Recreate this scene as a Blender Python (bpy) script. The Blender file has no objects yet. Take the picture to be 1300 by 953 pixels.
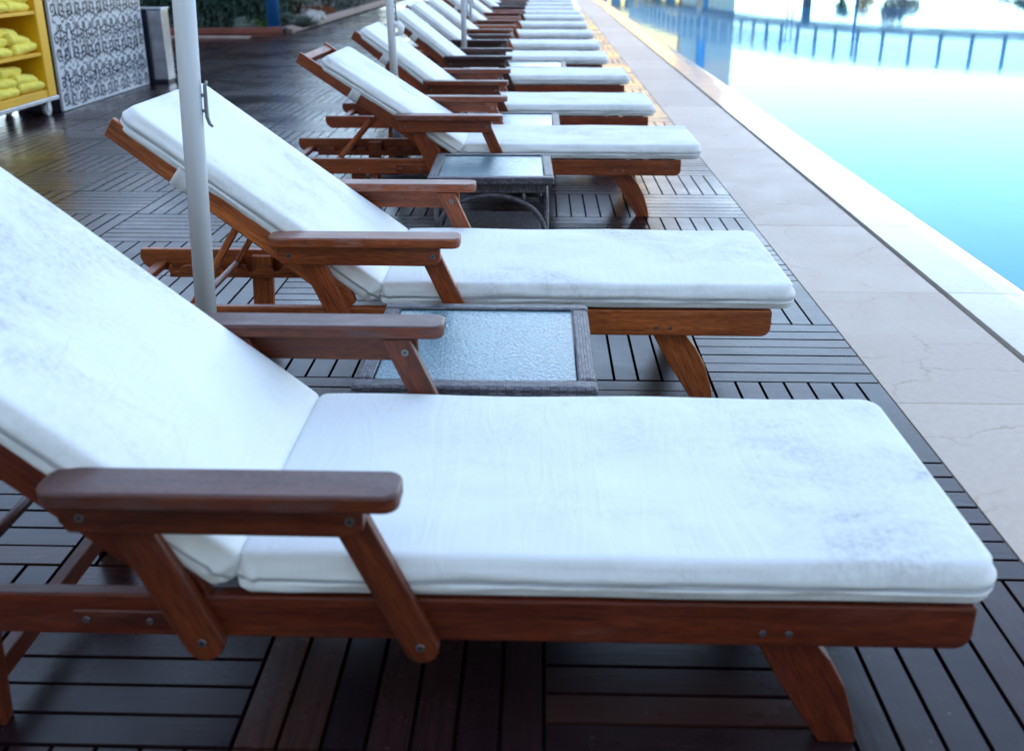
import bpy, bmesh, math, random
from mathutils import Vector, Matrix, noise
R = math.radians
random.seed(7)
scene = bpy.context.scene
COL = scene.collection

# ------------------------------------------------------------------ materials
def newmat(name):
    m = bpy.data.materials.new(name); m.use_nodes = True
    nt = m.node_tree; nt.nodes.clear()
    out = nt.nodes.new('ShaderNodeOutputMaterial')
    b = nt.nodes.new('ShaderNodeBsdfPrincipled')
    nt.links.new(b.outputs[0], out.inputs[0])
    return m, nt, b, out
def N(nt, t, **kw):
    n = nt.nodes.new(t)
    for k, v in kw.items():
        if k in n.inputs: n.inputs[k].default_value = v
        else: setattr(n, k, v)
    return n
def L(nt, a, b): nt.links.new(a, b)
def ramp(nt, src, stops, interp='LINEAR'):
    r = nt.nodes.new('ShaderNodeValToRGB'); r.color_ramp.interpolation = interp
    e = r.color_ramp.elements
    while len(e) < len(stops): e.new(0.5)
    for i, (p, c) in enumerate(stops):
        e[i].position = p
        e[i].color = (c, c, c, 1) if isinstance(c, (int, float)) else (*c, 1)
    L(nt, src, r.inputs[0]); return r
def mix(nt, fac, a, b, mode='MIX'):
    n = nt.nodes.new('ShaderNodeMix'); n.data_type = 'RGBA'; n.blend_type = mode
    for sock, v in ((n.inputs[0], fac), (n.inputs[6], a), (n.inputs[7], b)):
        if hasattr(v, 'is_output') or isinstance(v, bpy.types.NodeSocket): L(nt, v, sock)
        elif isinstance(v, (int, float)): sock.default_value = v if sock == n.inputs[0] else (v, v, v, 1)
        else: sock.default_value = (*v, 1)
    return n.outputs[2]
def mapping(nt, src, scale=(1,1,1), loc=(0,0,0), rot=(0,0,0)):
    m = nt.nodes.new('ShaderNodeMapping'); L(nt, src, m.inputs[0])
    m.inputs['Scale'].default_value = scale; m.inputs['Location'].default_value = loc; m.inputs['Rotation'].default_value = rot
    return m.outputs[0]
def bump(nt, h, b, strength=.5, dist=.002, prev=None):
    n = nt.nodes.new('ShaderNodeBump'); n.inputs['Strength'].default_value = strength; n.inputs['Distance'].default_value = dist
    L(nt, h, n.inputs['Height'])
    if prev: L(nt, prev, n.inputs['Normal'])
    if b: L(nt, n.outputs[0], b.inputs['Normal'])
    return n.outputs[0]
def simple(name, col, rough=.5, metal=0, spec=.5, noise_amt=.15, scale=6, bumpd=0):
    m, nt, b, o = newmat(name)
    tc = N(nt, 'ShaderNodeTexCoord')
    nz = N(nt, 'ShaderNodeTexNoise', Scale=scale, Detail=5)
    L(nt, tc.outputs['Object'], nz.inputs['Vector'])
    r = ramp(nt, nz.outputs[0], [(.3, tuple(c*(1-noise_amt) for c in col)), (.7, tuple(min(1, c*(1+noise_amt)) for c in col))])
    L(nt, r.outputs[0], b.inputs['Base Color'])
    b.inputs['Roughness'].default_value = rough; b.inputs['Metallic'].default_value = metal
    b.inputs['Specular IOR Level'].default_value = spec
    if bumpd: bump(nt, nz.outputs[0], b, .6, bumpd)
    return m

def wood_mat(name, weather=False):
    m, nt, b, o = newmat(name)
    uv = N(nt, 'ShaderNodeUVMap', uv_map='UVMap')
    oi = N(nt, 'ShaderNodeObjectInfo')
    add = N(nt, 'ShaderNodeVectorMath', operation='ADD'); L(nt, uv.outputs[0], add.inputs[0])
    comb = N(nt, 'ShaderNodeCombineXYZ'); L(nt, oi.outputs['Random'], comb.inputs[2])
    sc = N(nt, 'ShaderNodeVectorMath', operation='SCALE'); sc.inputs['Scale'].default_value = 30; L(nt, comb.outputs[0], sc.inputs[0])
    L(nt, sc.outputs[0], add.inputs[1])
    v = add.outputs[0]
    g = N(nt, 'ShaderNodeTexNoise', Scale=1.0, Detail=6, Roughness=.6, Distortion=.6); L(nt, mapping(nt, v, (4, 70, 1)), g.inputs['Vector'])
    g2 = N(nt, 'ShaderNodeTexNoise', Scale=1.0, Detail=3); L(nt, mapping(nt, v, (2.2, 14, 1)), g2.inputs['Vector'])
    fine = N(nt, 'ShaderNodeTexNoise', Scale=1.0, Detail=2); L(nt, mapping(nt, v, (30, 420, 1)), fine.inputs['Vector'])
    base = ramp(nt, g.outputs[0], [(.28, (.070, .014, .004)), (.5, (.24, .052, .012)), (.72, (.46, .125, .028))])
    c = mix(nt, .55, base.outputs[0], ramp(nt, g2.outputs[0], [(.3, (.08, .016, .005)), (.7, (.34, .080, .018))]).outputs[0])
    c = mix(nt, .8, c, ramp(nt, fine.outputs[0], [(.35, .42), (.6, 1.15)]).outputs[0], 'MULTIPLY')
    st = N(nt, 'ShaderNodeTexNoise', Scale=1.0, Detail=3, Distortion=.3); L(nt, mapping(nt, v, (2.5, 110, 1), (5, 3, 0)), st.inputs['Vector'])
    c = mix(nt, ramp(nt, st.outputs[0], [(.62, 0), (.70, .75)]).outputs[0], c, (.035, .012, .006))
    # worn / greyed patches
    w = N(nt, 'ShaderNodeTexNoise', Scale=1.0, Detail=8, Roughness=.7); L(nt, mapping(nt, v, (7, 22, 1)), w.inputs['Vector'])
    wf = ramp(nt, w.outputs[0], [(.48 if weather else .6, 0), (.64 if weather else .78, .75)])
    c = mix(nt, wf.outputs[0], c, (.20, .135, .125) if weather else (.22, .13, .09))
    if weather:
        ge = N(nt, 'ShaderNodeNewGeometry'); sx = N(nt, 'ShaderNodeSeparateXYZ'); L(nt, ge.outputs['Normal'], sx.inputs[0])
        up = ramp(nt, sx.outputs[2], [(.55, 0), (.95, .62)])
        sk = N(nt, 'ShaderNodeTexNoise', Scale=1.0, Detail=5, Roughness=.8); L(nt, mapping(nt, v, (90, 200, 1)), sk.inputs['Vector'])
        c = mix(nt, up.outputs[0], c, ramp(nt, sk.outputs[0], [(.35, (.075, .035, .028)), (.65, (.25, .16, .14))]).outputs[0])
    c = mix(nt, 1.0, c, oi.outputs['Color'], 'MULTIPLY')
    L(nt, c, b.inputs['Base Color'])
    rr = ramp(nt, w.outputs[0], [(.3, .3), (.7, .55)]); L(nt, rr.outputs[0], b.inputs['Roughness'])
    n1 = bump(nt, g.outputs[0], None, .35, .0012)
    bump(nt, fine.outputs[0], b, .3, .0006, n1)
    return m

def cushion_mat():
    m, nt, b, o = newmat('cushion_canvas')
    tc = N(nt, 'ShaderNodeTexCoord'); oi = N(nt, 'ShaderNodeObjectInfo')
    sc = N(nt, 'ShaderNodeVectorMath', operation='SCALE'); sc.inputs[0].default_value = (37, 91, 53); L(nt, oi.outputs['Random'], sc.inputs['Scale'])
    add = N(nt, 'ShaderNodeVectorMath', operation='ADD'); L(nt, tc.outputs['Object'], add.inputs[0]); L(nt, sc.outputs[0], add.inputs[1])
    v = add.outputs[0]
    big = N(nt, 'ShaderNodeTexNoise', Scale=2.6, Detail=4, Roughness=.55, Distortion=.4); L(nt, v, big.inputs['Vector'])
    smr = N(nt, 'ShaderNodeTexNoise', Scale=1.0, Detail=6, Roughness=.58, Distortion=.9); L(nt, mapping(nt, v, (5, 7, 5)), smr.inputs['Vector'])
    fine = N(nt, 'ShaderNodeTexNoise', Scale=75, Detail=6, Roughness=.75); L(nt, v, fine.inputs['Vector'])
    sxx = N(nt, 'ShaderNodeSeparateXYZ'); L(nt, tc.outputs['Object'], sxx.inputs[0])
    foot = ramp(nt, sxx.outputs[0], [(.12, .35), (.5, 1)])
    f0 = ramp(nt, big.outputs[0], [(.39, 0), (.66, 1)])
    f1 = N(nt, 'ShaderNodeMath', operation='MULTIPLY'); L(nt, f0.outputs[0], f1.inputs[0]); L(nt, foot.outputs[0], f1.inputs[1])
    f2 = ramp(nt, smr.outputs[0], [(.36, 0), (.70, 1)])
    f3 = ramp(nt, fine.outputs[0], [(.40, .3), (.62, 1)])
    d = N(nt, 'ShaderNodeMath', operation='MULTIPLY'); L(nt, f1.outputs[0], d.inputs[0]); L(nt, f2.outputs[0], d.inputs[1])
    d2 = N(nt, 'ShaderNodeMath', operation='MULTIPLY'); L(nt, d.outputs[0], d2.inputs[0]); L(nt, f3.outputs[0], d2.inputs[1])
    d3 = N(nt, 'ShaderNodeMath', operation='MULTIPLY'); L(nt, d2.outputs[0], d3.inputs[0]); d3.inputs[1].default_value = .9
    tone = ramp(nt, smr.outputs[0], [(.3, (.845, .875, .865)), (.7, (.88, .91, .895))])
    c = mix(nt, d3.outputs[0], tone.outputs[0], (.32, .31, .27))
    # thin hair-like scuffs
    sv = N(nt, 'ShaderNodeTexVoronoi', feature='DISTANCE_TO_EDGE', Scale=1.0)
    wv = mix(nt, .12, mapping(nt, v, (5, 9, 5)), smr.outputs[1], 'ADD'); L(nt, wv, sv.inputs['Vector'])
    cr = ramp(nt, sv.outputs[0], [(0, 1), (.012, 0)])
    cf = N(nt, 'ShaderNodeMath', operation='MULTIPLY'); L(nt, cr.outputs[0], cf.inputs[0]); L(nt, f1.outputs[0], cf.inputs[1])
    cf2 = N(nt, 'ShaderNodeMath', operation='MULTIPLY'); L(nt, cf.outputs[0], cf2.inputs[0]); cf2.inputs[1].default_value = .28
    c = mix(nt, cf2.outputs[0], c, (.4, .38, .36))
    L(nt, c, b.inputs['Base Color'])
    b.inputs['Roughness'].default_value = .62; b.inputs['Specular IOR Level'].default_value = .3
    weave = N(nt, 'ShaderNodeTexNoise', Scale=420, Detail=1); L(nt, v, weave.inputs['Vector'])
    fold = N(nt, 'ShaderNodeTexNoise', Scale=1.0, Detail=3, Roughness=.5, Distortion=1.2); L(nt, mapping(nt, v, (13, 2.2, 4)), fold.inputs['Vector'])
    n0 = bump(nt, ramp(nt, fold.outputs[0], [(.40, 0), (.5, 1), (.60, 0)]).outputs[0], None, .35, .0016)
    n1 = bump(nt, smr.outputs[0], None, .6, .004, n0)
    n2 = bump(nt, weave.outputs[0], None, .45, .0008, n1)
    L(nt, n2, b.inputs['Normal'])
    return m

def deck_mat():
    m, nt, b, o = newmat('deck_hardwood')
    uv = N(nt, 'ShaderNodeUVMap', uv_map='UVMap'); ge = N(nt, 'ShaderNodeNewGeometry'); tc = N(nt, 'ShaderNodeTexCoord')
    g = N(nt, 'ShaderNodeTexNoise', Scale=1.0, Detail=5, Roughness=.65); L(nt, mapping(nt, uv.outputs[0], (5, 90, 1)), g.inputs['Vector'])
    isl = ramp(nt, ge.outputs['Random Per Island'], [(0, (.009, .004, .006)), (.45, (.019, .008, .010)), (.8, (.032, .013, .013)), (1, (.052, .020, .014))])
    gr = ramp(nt, g.outputs[0], [(.3, .6), (.7, 1.3)])
    c = mix(nt, 1.0, isl.outputs[0], gr.outputs[0], 'MULTIPLY')
    dust = N(nt, 'ShaderNodeTexNoise', Scale=2.2, Detail=8, Roughness=.7); L(nt, tc.outputs['Object'], dust.inputs['Vector'])
    df = ramp(nt, dust.outputs[0], [(.48, 0), (.72, .35)])
    c = mix(nt, df.outputs[0], c, (.028, .022, .024))
    spk = N(nt, 'ShaderNodeTexVoronoi', Scale=26); L(nt, tc.outputs['Object'], spk.inputs['Vector'])
    sf = ramp(nt, spk.outputs['Distance'], [(.06, .55), (.11, 0)])
    sg = N(nt, 'ShaderNodeMath', operation='MULTIPLY'); L(nt, sf.outputs[0], sg.inputs[0]); L(nt, ramp(nt, dust.outputs[0], [(.5, 0), (.6, 1)]).outputs[0], sg.inputs[1])
    c = mix(nt, sg.outputs[0], c, (.14, .12, .11))
    L(nt, c, b.inputs['Base Color'])
    wet = N(nt, 'ShaderNodeTexNoise', Scale=.9, Detail=6, Roughness=.65); L(nt, tc.outputs['Object'], wet.inputs['Vector'])
    rr = ramp(nt, wet.outputs[0], [(.38, .2), (.62, .36)]); L(nt, rr.outputs[0], b.inputs['Roughness'])
    sn = N(nt, 'ShaderNodeSeparateXYZ'); L(nt, ge.outputs['True Normal'], sn.inputs[0])
    sp = ramp(nt, sn.outputs[2], [(.8, 0), (.95, .42)]); L(nt, sp.outputs[0], b.inputs['Specular IOR Level'])
    n1 = bump(nt, g.outputs[0], None, .35, .0012)
    drop = N(nt, 'ShaderNodeTexNoise', Scale=9, Detail=3); L(nt, tc.outputs['Object'], drop.inputs['Vector'])
    bump(nt, drop.outputs[0], b, .25, .004, n1)
    return m

def stone_mat(name, ca, cb, vein, rough, joint_scale=None, spec=.5):
    m, nt, b, o = newmat(name)
    tc = N(nt, 'ShaderNodeTexCoord'); v = tc.outputs['Object']
    ge = N(nt, 'ShaderNodeNewGeometry')
    n1 = N(nt, 'ShaderNodeTexNoise', Scale=3.5, Detail=9, Roughness=.68, Distortion=.3); L(nt, v, n1.inputs['Vector'])
    n2 = N(nt, 'ShaderNodeTexNoise', Scale=38, Detail=6, Roughness=.7); L(nt, v, n2.inputs['Vector'])
    c = ramp(nt, n1.outputs[0], [(.3, ca), (.7, cb)]).outputs[0]
    c = mix(nt, .5, c, ramp(nt, n2.outputs[0], [(.3, .82), (.7, 1.1)]).outputs[0], 'MULTIPLY')
    c = mix(nt, .8, c, ramp(nt, ge.outputs['Random Per Island'], [(0, .86), (1, 1.08)]).outputs[0], 'MULTIPLY')
    dist = N(nt, 'ShaderNodeTexNoise', Scale=2.5, Detail=7, Roughness=.6); L(nt, v, dist.inputs['Vector'])
    wv = mix(nt, .32, v, dist.outputs[1], 'ADD')
    vo = N(nt, 'ShaderNodeTexVoronoi', feature='DISTANCE_TO_EDGE', Scale=1.0); L(nt, mapping(nt, wv, (2.3, 3.4, 2)), vo.inputs['Vector'])
    vf = ramp(nt, vo.outputs[0], [(0, 1), (.006, .5), (.02, 0)])
    msk = ramp(nt, dist.outputs[0], [(.42, .05), (.6, 1)])
    f = N(nt, 'ShaderNodeMath', operation='MULTIPLY'); L(nt, vf.outputs[0], f.inputs[0]); L(nt, msk.outputs[0], f.inputs[1])
    f2 = N(nt, 'ShaderNodeMath', operation='MULTIPLY'); L(nt, f.outputs[0], f2.inputs[0]); f2.inputs[1].default_value = .5
    c = mix(nt, f2.outputs[0], c, vein)
    L(nt, c, b.inputs['Base Color']); b.inputs['Specular IOR Level'].default_value = spec
    rr = ramp(nt, n1.outputs[0], [(.3, rough*.75), (.7, rough*1.2)]); L(nt, rr.outputs[0], b.inputs['Roughness'])
    bump(nt, n2.outputs[0], b, .25, .001)
    return m

def wicker_mat():
    m, nt, b, o = newmat('woven_rattan')
    uv = N(nt, 'ShaderNodeUVMap', uv_map='UVMap')
    br = N(nt, 'ShaderNodeTexBrick', Scale=1.0); L(nt, mapping(nt, uv.outputs[0], (1, 1, 1)), br.inputs['Vector'])
    br.inputs['Color1'].default_value = (.20, .19, .21, 1); br.inputs['Color2'].default_value = (.06, .055, .075, 1); br.inputs['Mortar'].default_value = (.008, .008, .012, 1)
    br.inputs['Brick Width'].default_value = .019; br.inputs['Row Height'].default_value = .0072
    br.inputs['Mortar Size'].default_value = .0011; br.inputs['Mortar Smooth'].default_value = .6; br.offset = .33
    L(nt, br.outputs[0], b.inputs['Base Color']); b.inputs['Roughness'].default_value = .42
    inv = N(nt, 'ShaderNodeMath', operation='SUBTRACT'); inv.inputs[0].default_value = 1; L(nt, br.outputs['Fac'], inv.inputs[1])
    bump(nt, inv.outputs[0], b, .9, .003)
    return m

def glass_mat():
    m, nt, b, o = newmat('hammered_glass')
    tc = N(nt, 'ShaderNodeTexCoord')
    n1 = N(nt, 'ShaderNodeTexNoise', Scale=190, Detail=3, Roughness=.65, Distortion=.5); L(nt, tc.outputs['Object'], n1.inputs['Vector'])
    vo = N(nt, 'ShaderNodeTexVoronoi', feature='SMOOTH_F1', Scale=150); L(nt, tc.outputs['Object'], vo.inputs['Vector'])
    c = ramp(nt, n1.outputs[0], [(.35, (.04, .10, .125)), (.65, (.20, .36, .41))])
    L(nt, c.outputs[0], b.inputs['Base Color']); b.inputs['Roughness'].default_value = .16
    b.inputs['Specular IOR Level'].default_value = .75
    k = bump(nt, vo.outputs[0], None, .8, .0013)
    bump(nt, n1.outputs[0], b, .7, .0009, k)
    return m

def leaf_mat(name, ca, cb, rough=.55):
    m, nt, b, o = newmat(name)
    ge = N(nt, 'ShaderNodeNewGeometry')
    c = ramp(nt, ge.outputs['Random Per Island'], [(0, ca), (1, cb)])
    L(nt, c.outputs[0], b.inputs['Base Color']); b.inputs['Roughness'].default_value = rough
    b.inputs['Specular IOR Level'].default_value = .12
    return m

def water_mat():
    m = bpy.data.materials.new('pool_water'); m.use_nodes = True; nt = m.node_tree; nt.nodes.clear()
    out = N(nt, 'ShaderNodeOutputMaterial')
    tc = N(nt, 'ShaderNodeTexCoord')
    n1 = N(nt, 'ShaderNodeTexNoise', Scale=1.0, Detail=3, Roughness=.5); L(nt, mapping(nt, tc.outputs['Object'], (5, 2.4, 1)), n1.inputs['Vector'])
    n2 = N(nt, 'ShaderNodeTexNoise', Scale=1.0, Detail=2); L(nt, mapping(nt, tc.outputs['Object'], (.7, .5, 1)), n2.inputs['Vector'])
    k = bump(nt, n1.outputs[0], None, 1.0, .0012)
    k = bump(nt, n2.outputs[0], None, 1.0, .0016, k)
    gl = N(nt, 'ShaderNodeBsdfGlossy', Roughness=.045); gl.inputs['Color'].default_value = (.46, .70, .84, 1); L(nt, k, gl.inputs['Normal'])
    tr = N(nt, 'ShaderNodeBsdfTransparent'); tr.inputs[0].default_value = (.70, .90, .97, 1)
    fr = N(nt, 'ShaderNodeFresnel', IOR=1.33); L(nt, k, fr.inputs['Normal'])
    mx = N(nt, 'ShaderNodeMixShader'); L(nt, fr.outputs[0], mx.inputs[0]); L(nt, tr.outputs[0], mx.inputs[1]); L(nt, gl.outputs[0], mx.inputs[2])
    L(nt, mx.outputs[0], out.inputs[0])
    return m

WOOD = wood_mat('oiled_hardwood'); WOODW = wood_mat('weathered_hardwood', True)
CUSH = cushion_mat(); DECK = deck_mat()
PAVE = stone_mat('beige_marble', (.60, .475, .375), (.70, .57, .46), (.26, .12, .07), .5, None, .25)
COPE = stone_mat('pale_coping_stone', (.48, .43, .37), (.56, .51, .44), (.34, .27, .22), .13, None, .35)
WICK = wicker_mat(); GLASS = glass_mat(); WATER = water_mat()
POLE = simple('cream_painted_metal', (.76, .77, .78), .3, 0, .5, .04, 3)
STEEL = simple('brushed_steel', (.55, .55, .57), .28, 1, .5, .1, 14)
DARKM = simple('dark_metal', (.05, .05, .055), .4, .6)
SCREW = simple('galvanised_screw', (.22, .22, .22), .4, .9)
YEL = simple('yellow_painted_board', (.80, .43, .006), .35, 0, .5, .06, 4)
TOWEL = simple('yellow_terry', (.88, .74, .13), .95, 0, .2, .14, 40, .004)
RUBBER = simple('grey_castor_rubber', (.42, .43, .45), .5)
BOARD = simple('white_laminate', (.56, .585, .63), .35, 0, .5, .05, 3)
INK = simple('black_print', (.02, .025, .05), .4)
NAVY = simple('navy_board', (.015, .018, .04), .4)
PIPE_ = simple('cushion_piping', (.60, .62, .64), .6, 0, .3, .05, 50)
ZIP = simple('seam_thread', (.50, .52, .55), .7, 0, .3, .05, 50)
REDW = simple('red_timber', (.17, .045, .03), .5, 0, .4, .3, 5, .003)
SILL = simple('pale_timber_edge', (.30, .21, .18), .6, 0, .4, .25, 5)
BLUE = simple('blue_painted_metal', (.015, .12, .32), .35)
SOIL = simple('dark_soil', (.035, .027, .02), .9, 0, .2, .4, 7, .02)
GROUND = simple('pale_ground', (.30, .29, .27), .8, 0, .3, .15, .3)
DARK = simple('deck_underlay', (.012, .011, .012), .9)
POOLF = simple('pool_mosaic', (.32, .76, .95), .4, 0, .4, .05, 1.5)
GUT = simple('gutter_grout', (.09, .065, .05), .8)
GOLD = simple('ochre_render', (.90, .66, .30), .8, 0, .3, .05, .5)
TAN = simple('tan_render', (.30, .25, .22), .8, 0, .3, .06, .5)
BGLASS = simple('blue_glazing', (.02, .10, .26), .12, 0, .8, .1, .5)
PGLASS = simple('pale_blue_glazing', (.10, .15, .19), .3, 0, .6, .06, .5)
BRIDGE = simple('grey_bridge_steel', (.10, .10, .14), .5)
RAILB = simple('blue_railing_paint', (.14, .22, .33), .4)
CREAM = simple('cream_render', (.62, .56, .48), .8, 0, .3, .05, .4)
WINDOW = simple('window_glass', (.04, .05, .06), .1, 0, .8)
LDARK = leaf_mat('dark_needles', (.012, .035, .028), (.035, .075, .055))
LMID = leaf_mat('mid_green_leaves', (.03, .075, .015), (.10, .17, .035))
LSILV = leaf_mat('silver_green_leaves', (.13, .18, .14), (.26, .31, .26))
LRUST = leaf_mat('rust_leaves', (.16, .05, .025), (.28, .11, .05))
LDRY = leaf_mat('dry_brown_leaves', (.34, .24, .19), (.52, .38, .29))
LORNG = leaf_mat('orange_petals', (.7, .22, .04), (.8, .5, .12))
BARK = simple('brown_bark', (.07, .05, .035), .9, 0, .2, .4, 20, .01)
ROCK = simple('pale_rock', (.38, .36, .33), .85, 0, .3, .25, 9, .02)

# ------------------------------------------------------------------ object helpers
def tag(o, label=None, cat=None, group=None, kind=None):
    if label: o['label'] = label
    if cat: o['category'] = cat
    if group: o['group'] = group
    if kind: o['kind'] = kind
    return o
def empty(name, loc=(0,0,0), rz=0):
    o = bpy.data.objects.new(name, None); o.empty_display_size = .1
    o.location = loc; o.rotation_euler = (0, 0, rz); COL.objects.link(o); return o
class MB:
    """collects geometry, builds one mesh object"""
    def __init__(s): s.v = []; s.f = []; s.uv = []; s.sm = []; s.mi = []
    def face(s, idx, uvs, smooth=False, mi=0): s.f.append(idx); s.uv.append(uvs); s.sm.append(smooth); s.mi.append(mi)
    def frombm(s, bm, axis=(1,0,0), smooth=False, mi=0, uvoff=None):
        """uv: u along axis, v = across"""
        a = Vector(axis).normalized(); base = len(s.v); off = uvoff if uvoff is not None else random.random()*20
        bm.verts.index_update(); bm.normal_update()
        for v in bm.verts: s.v.append(tuple(v.co))
        for f in bm.faces:
            n = f.normal
            t = n.cross(a)
            if t.length < .3: t = Vector((0,1,0)) if abs(a.y) < .8 else Vector((1,0,0)); u_ = n.cross(t)
            else: u_ = a
            t = t.normalized() if t.length else Vector((0,1,0))
            uvs = [(v.co.dot(u_) + off, v.co.dot(t) + off*.37) for v in f.verts]
            s.face([base + v.index for v in f.verts], uvs, smooth, mi)
        bm.free()
    def box(s, lo, hi, bev=.002, axis=None, M=None, seg=1, mi=0):
        bm = bmesh.new(); bmesh.ops.create_cube(bm, size=1)
        d = [hi[i]-lo[i] for i in range(3)]; c = [(hi[i]+lo[i])/2 for i in range(3)]
        for v in bm.verts: v.co = Vector((v.co.x*d[0]+c[0], v.co.y*d[1]+c[1], v.co.z*d[2]+c[2]))
        if bev: bmesh.ops.bevel(bm, geom=bm.edges[:], offset=min(bev, min(d)*.45), segments=seg, affect='EDGES', profile=.5)
        ax = axis or [(1,0,0), (0,1,0), (0,0,1)][d.index(max(d))]
        if M: bm.transform(M); ax = (M.to_3x3() @ Vector(ax))
        s.frombm(bm, ax, False, mi); return s
    def prism(s, poly, y0, y1, bev=.002, axis=(1,0,0), M=None, plane='XZ', seg=1, mi=0):
        bm = bmesh.new()
        if plane == 'XZ': P = [Vector((p[0], y0, p[1])) for p in poly]; e = Vector((0, y1-y0, 0))
        elif plane == 'XY': P = [Vector((p[0], p[1], y0)) for p in poly]; e = Vector((0, 0, y1-y0))
        else: P = [Vector((y0, p[0], p[1])) for p in poly]; e = Vector((y1-y0, 0, 0))
        f = bm.faces.new([bm.verts.new(p) for p in P])
        r = bmesh.ops.extrude_face_region(bm, geom=[f])
        bmesh.ops.translate(bm, verts=[g for g in r['geom'] if isinstance(g, bmesh.types.BMVert)], vec=e)
        bmesh.ops.recalc_face_normals(bm, faces=bm.faces[:])
        if bev:
            ed = [ed for ed in bm.edges if len(ed.link_faces) == 2 and ed.calc_face_angle(0) > .6]
            bmesh.ops.bevel(bm, geom=ed, offset=bev, segments=seg, affect='EDGES', profile=.5)
        if M: bm.transform(M); axis = M.to_3x3() @ Vector(axis)
        s.frombm(bm, axis, False, mi); return s
    def tube(s, pts, r, n=10, caps=True, mi=0, flat=1.0, closed=False):
        pts = [Vector(p) for p in pts]; base = len(s.v); rings = []
        m = len(pts); rr = r if isinstance(r, (list, tuple)) else [r]*m
        prev = None; acc = 0
        for i, p in enumerate(pts):
            if closed: t = pts[(i+1) % m] - pts[i-1]
            else: t = pts[min(i+1, m-1)] - pts[max(i-1, 0)]
            t.normalize()
            if prev is None:
                ref = Vector((0,0,1)) if abs(t.z) < .9 else Vector((1,0,0))
                a = t.cross(ref).normalized()
            else:
                a = (prev - t*prev.dot(t)).normalized()
            b_ = t.cross(a); prev = a
            for k in range(n):
                w = 2*math.pi*k/n
                s.v.append(tuple(p + a*math.cos(w)*rr[i] + b_*math.sin(w)*rr[i]*flat))
        L_ = [0]
        for i in range(1, m+1): L_.append(L_[-1] + (pts[i % m]-pts[i-1]).length)
        for i in range(m if closed else m-1):
            j = (i+1) % m
            for k in range(n):
                k2 = (k+1) % n; c = 2*math.pi*rr[i]/n
                s.face([base+i*n+k, base+i*n+k2, base+j*n+k2, base+j*n+k], [(L_[i], k*c), (L_[i], (k+1)*c), (L_[i+1], (k+1)*c), (L_[i+1], k*c)], True, mi)
        if caps and not closed:
            s.face([base+k for k in range(n)][::-1], [(0, 0)]*n, False, mi)
            s.face([base+(m-1)*n+k for k in range(n)], [(0, 0)]*n, False, mi)
        return s
    def build(s, name, mat, parent=None, loc=None):
        me = bpy.data.meshes.new(name); me.from_pydata(s.v, [], s.f)
        uvl = me.uv_layers.new(name='UVMap')
        flat = [c for uvs in s.uv for p in uvs for c in p]
        uvl.data.foreach_set('uv', flat)
        me.polygons.foreach_set('use_smooth', s.sm)
        for m in (mat if isinstance(mat, (list, tuple)) else [mat]): me.materials.append(m)
        me.polygons.foreach_set('material_index', s.mi)
        me.update()
        o = bpy.data.objects.new(name, me); COL.objects.link(o)
        if parent: o.parent = parent
        if loc: o.location = loc
        return o
def kids(o): return [c for c in list(bpy.data.objects) if c.parent == o]
def copy_tree(o, parent=None, table=None):
    table = table if table is not None else children_table()
    c = o.copy(); COL.objects.link(c)
    if parent: c.parent = parent
    for ch in table.get(o.name, []): copy_tree(ch, c, table)
    return c
def children_table():
    t = {}
    for o in bpy.data.objects:
        if o.parent: t.setdefault(o.parent.name, []).append(o)
    return t

# ------------------------------------------------------------------ setting
EDGE = 1.045; TP = .514; TY0 = 1.785
def build_deck():
    V = []; F = []; UV = []
    def slat(x0, x1, y0, y1, along_x):
        c = .0011; zt = random.uniform(-.0007, .0007); b = len(V); zb = -.02
        tl = random.uniform(-.0006, .0006)
        for (a, d, z) in ((0, 0, zb), (0, 0, zt-c), (c, c, zt)):
            V.extend([(x0+a, y0+d, z), (x1-a, y0+d, z + (tl if z > -.01 else 0)), (x1-a, y1-d, z + (tl if z > -.01 else 0)), (x0+a, y1-d, z)])
        off = random.random()*50
        fs = []
        for r in (0, 1):
            for k in range(4):
                k2 = (k+1) % 4; fs.append((b+r*4+k, b+r*4+k2, b+r*4+4+k2, b+r*4+4+k))
        fs.append((b+8, b+9, b+10, b+11))
        for f in fs:
            F.append(f)
            UV.append([((V[i][0] if along_x else V[i][1])+off, (V[i][1] if along_x else V[i][0])+off) for i in f])
    gap = .0068
    for j in range(-5, 80):
        for k in range(-1, 24):
            if k < 0: continue
            xa = EDGE - (k+1)*TP; ya = TY0 + j*TP
            if ya > 17.3 and xa < -4.6: continue
            if xa < -11: continue
            w = TP/7
            vert = (j + k) % 2 != 0
            for q in range(7):
                if vert: slat(xa+q*w+gap/2, xa+(q+1)*w-gap/2, ya+gap/2, ya+TP-gap/2, False)
                else: slat(xa+gap/2, xa+TP-gap/2, ya+q*w+gap/2, ya+(q+1)*w-gap/2, True)
    me = bpy.data.meshes.new('deck'); me.from_pydata(V, [], F)
    u = me.uv_layers.new(name='UVMap'); u.data.foreach_set('uv', [c for uv in UV for p in uv for c in p])
    me.materials.append(DECK); me.update()
    o = bpy.data.objects.new('deck', me); COL.objects.link(o); tag(o, kind='structure')
build_deck()
def sheet(name, rects, z, mat):
    mb = MB()
    for (x0, y0, x1, y1) in rects:
        b = len(mb.v); mb.v += [(x0,y0,z),(x1,y0,z),(x1,y1,z),(x0,y1,z)]
        mb.face([b,b+1,b+2,b+3], [(x0,y0),(x1,y0),(x1,y1),(x0,y1)])
    return tag(mb.build(name, mat), kind='structure')
PX0, PX1, PY0, PY1 = 1.91, 30.0, -9.0, 34.0
sheet('deck_underlay', [(-11.5, -1.2, EDGE-.002, 43.5)], -.021, DARK)
BIG = 900
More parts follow.
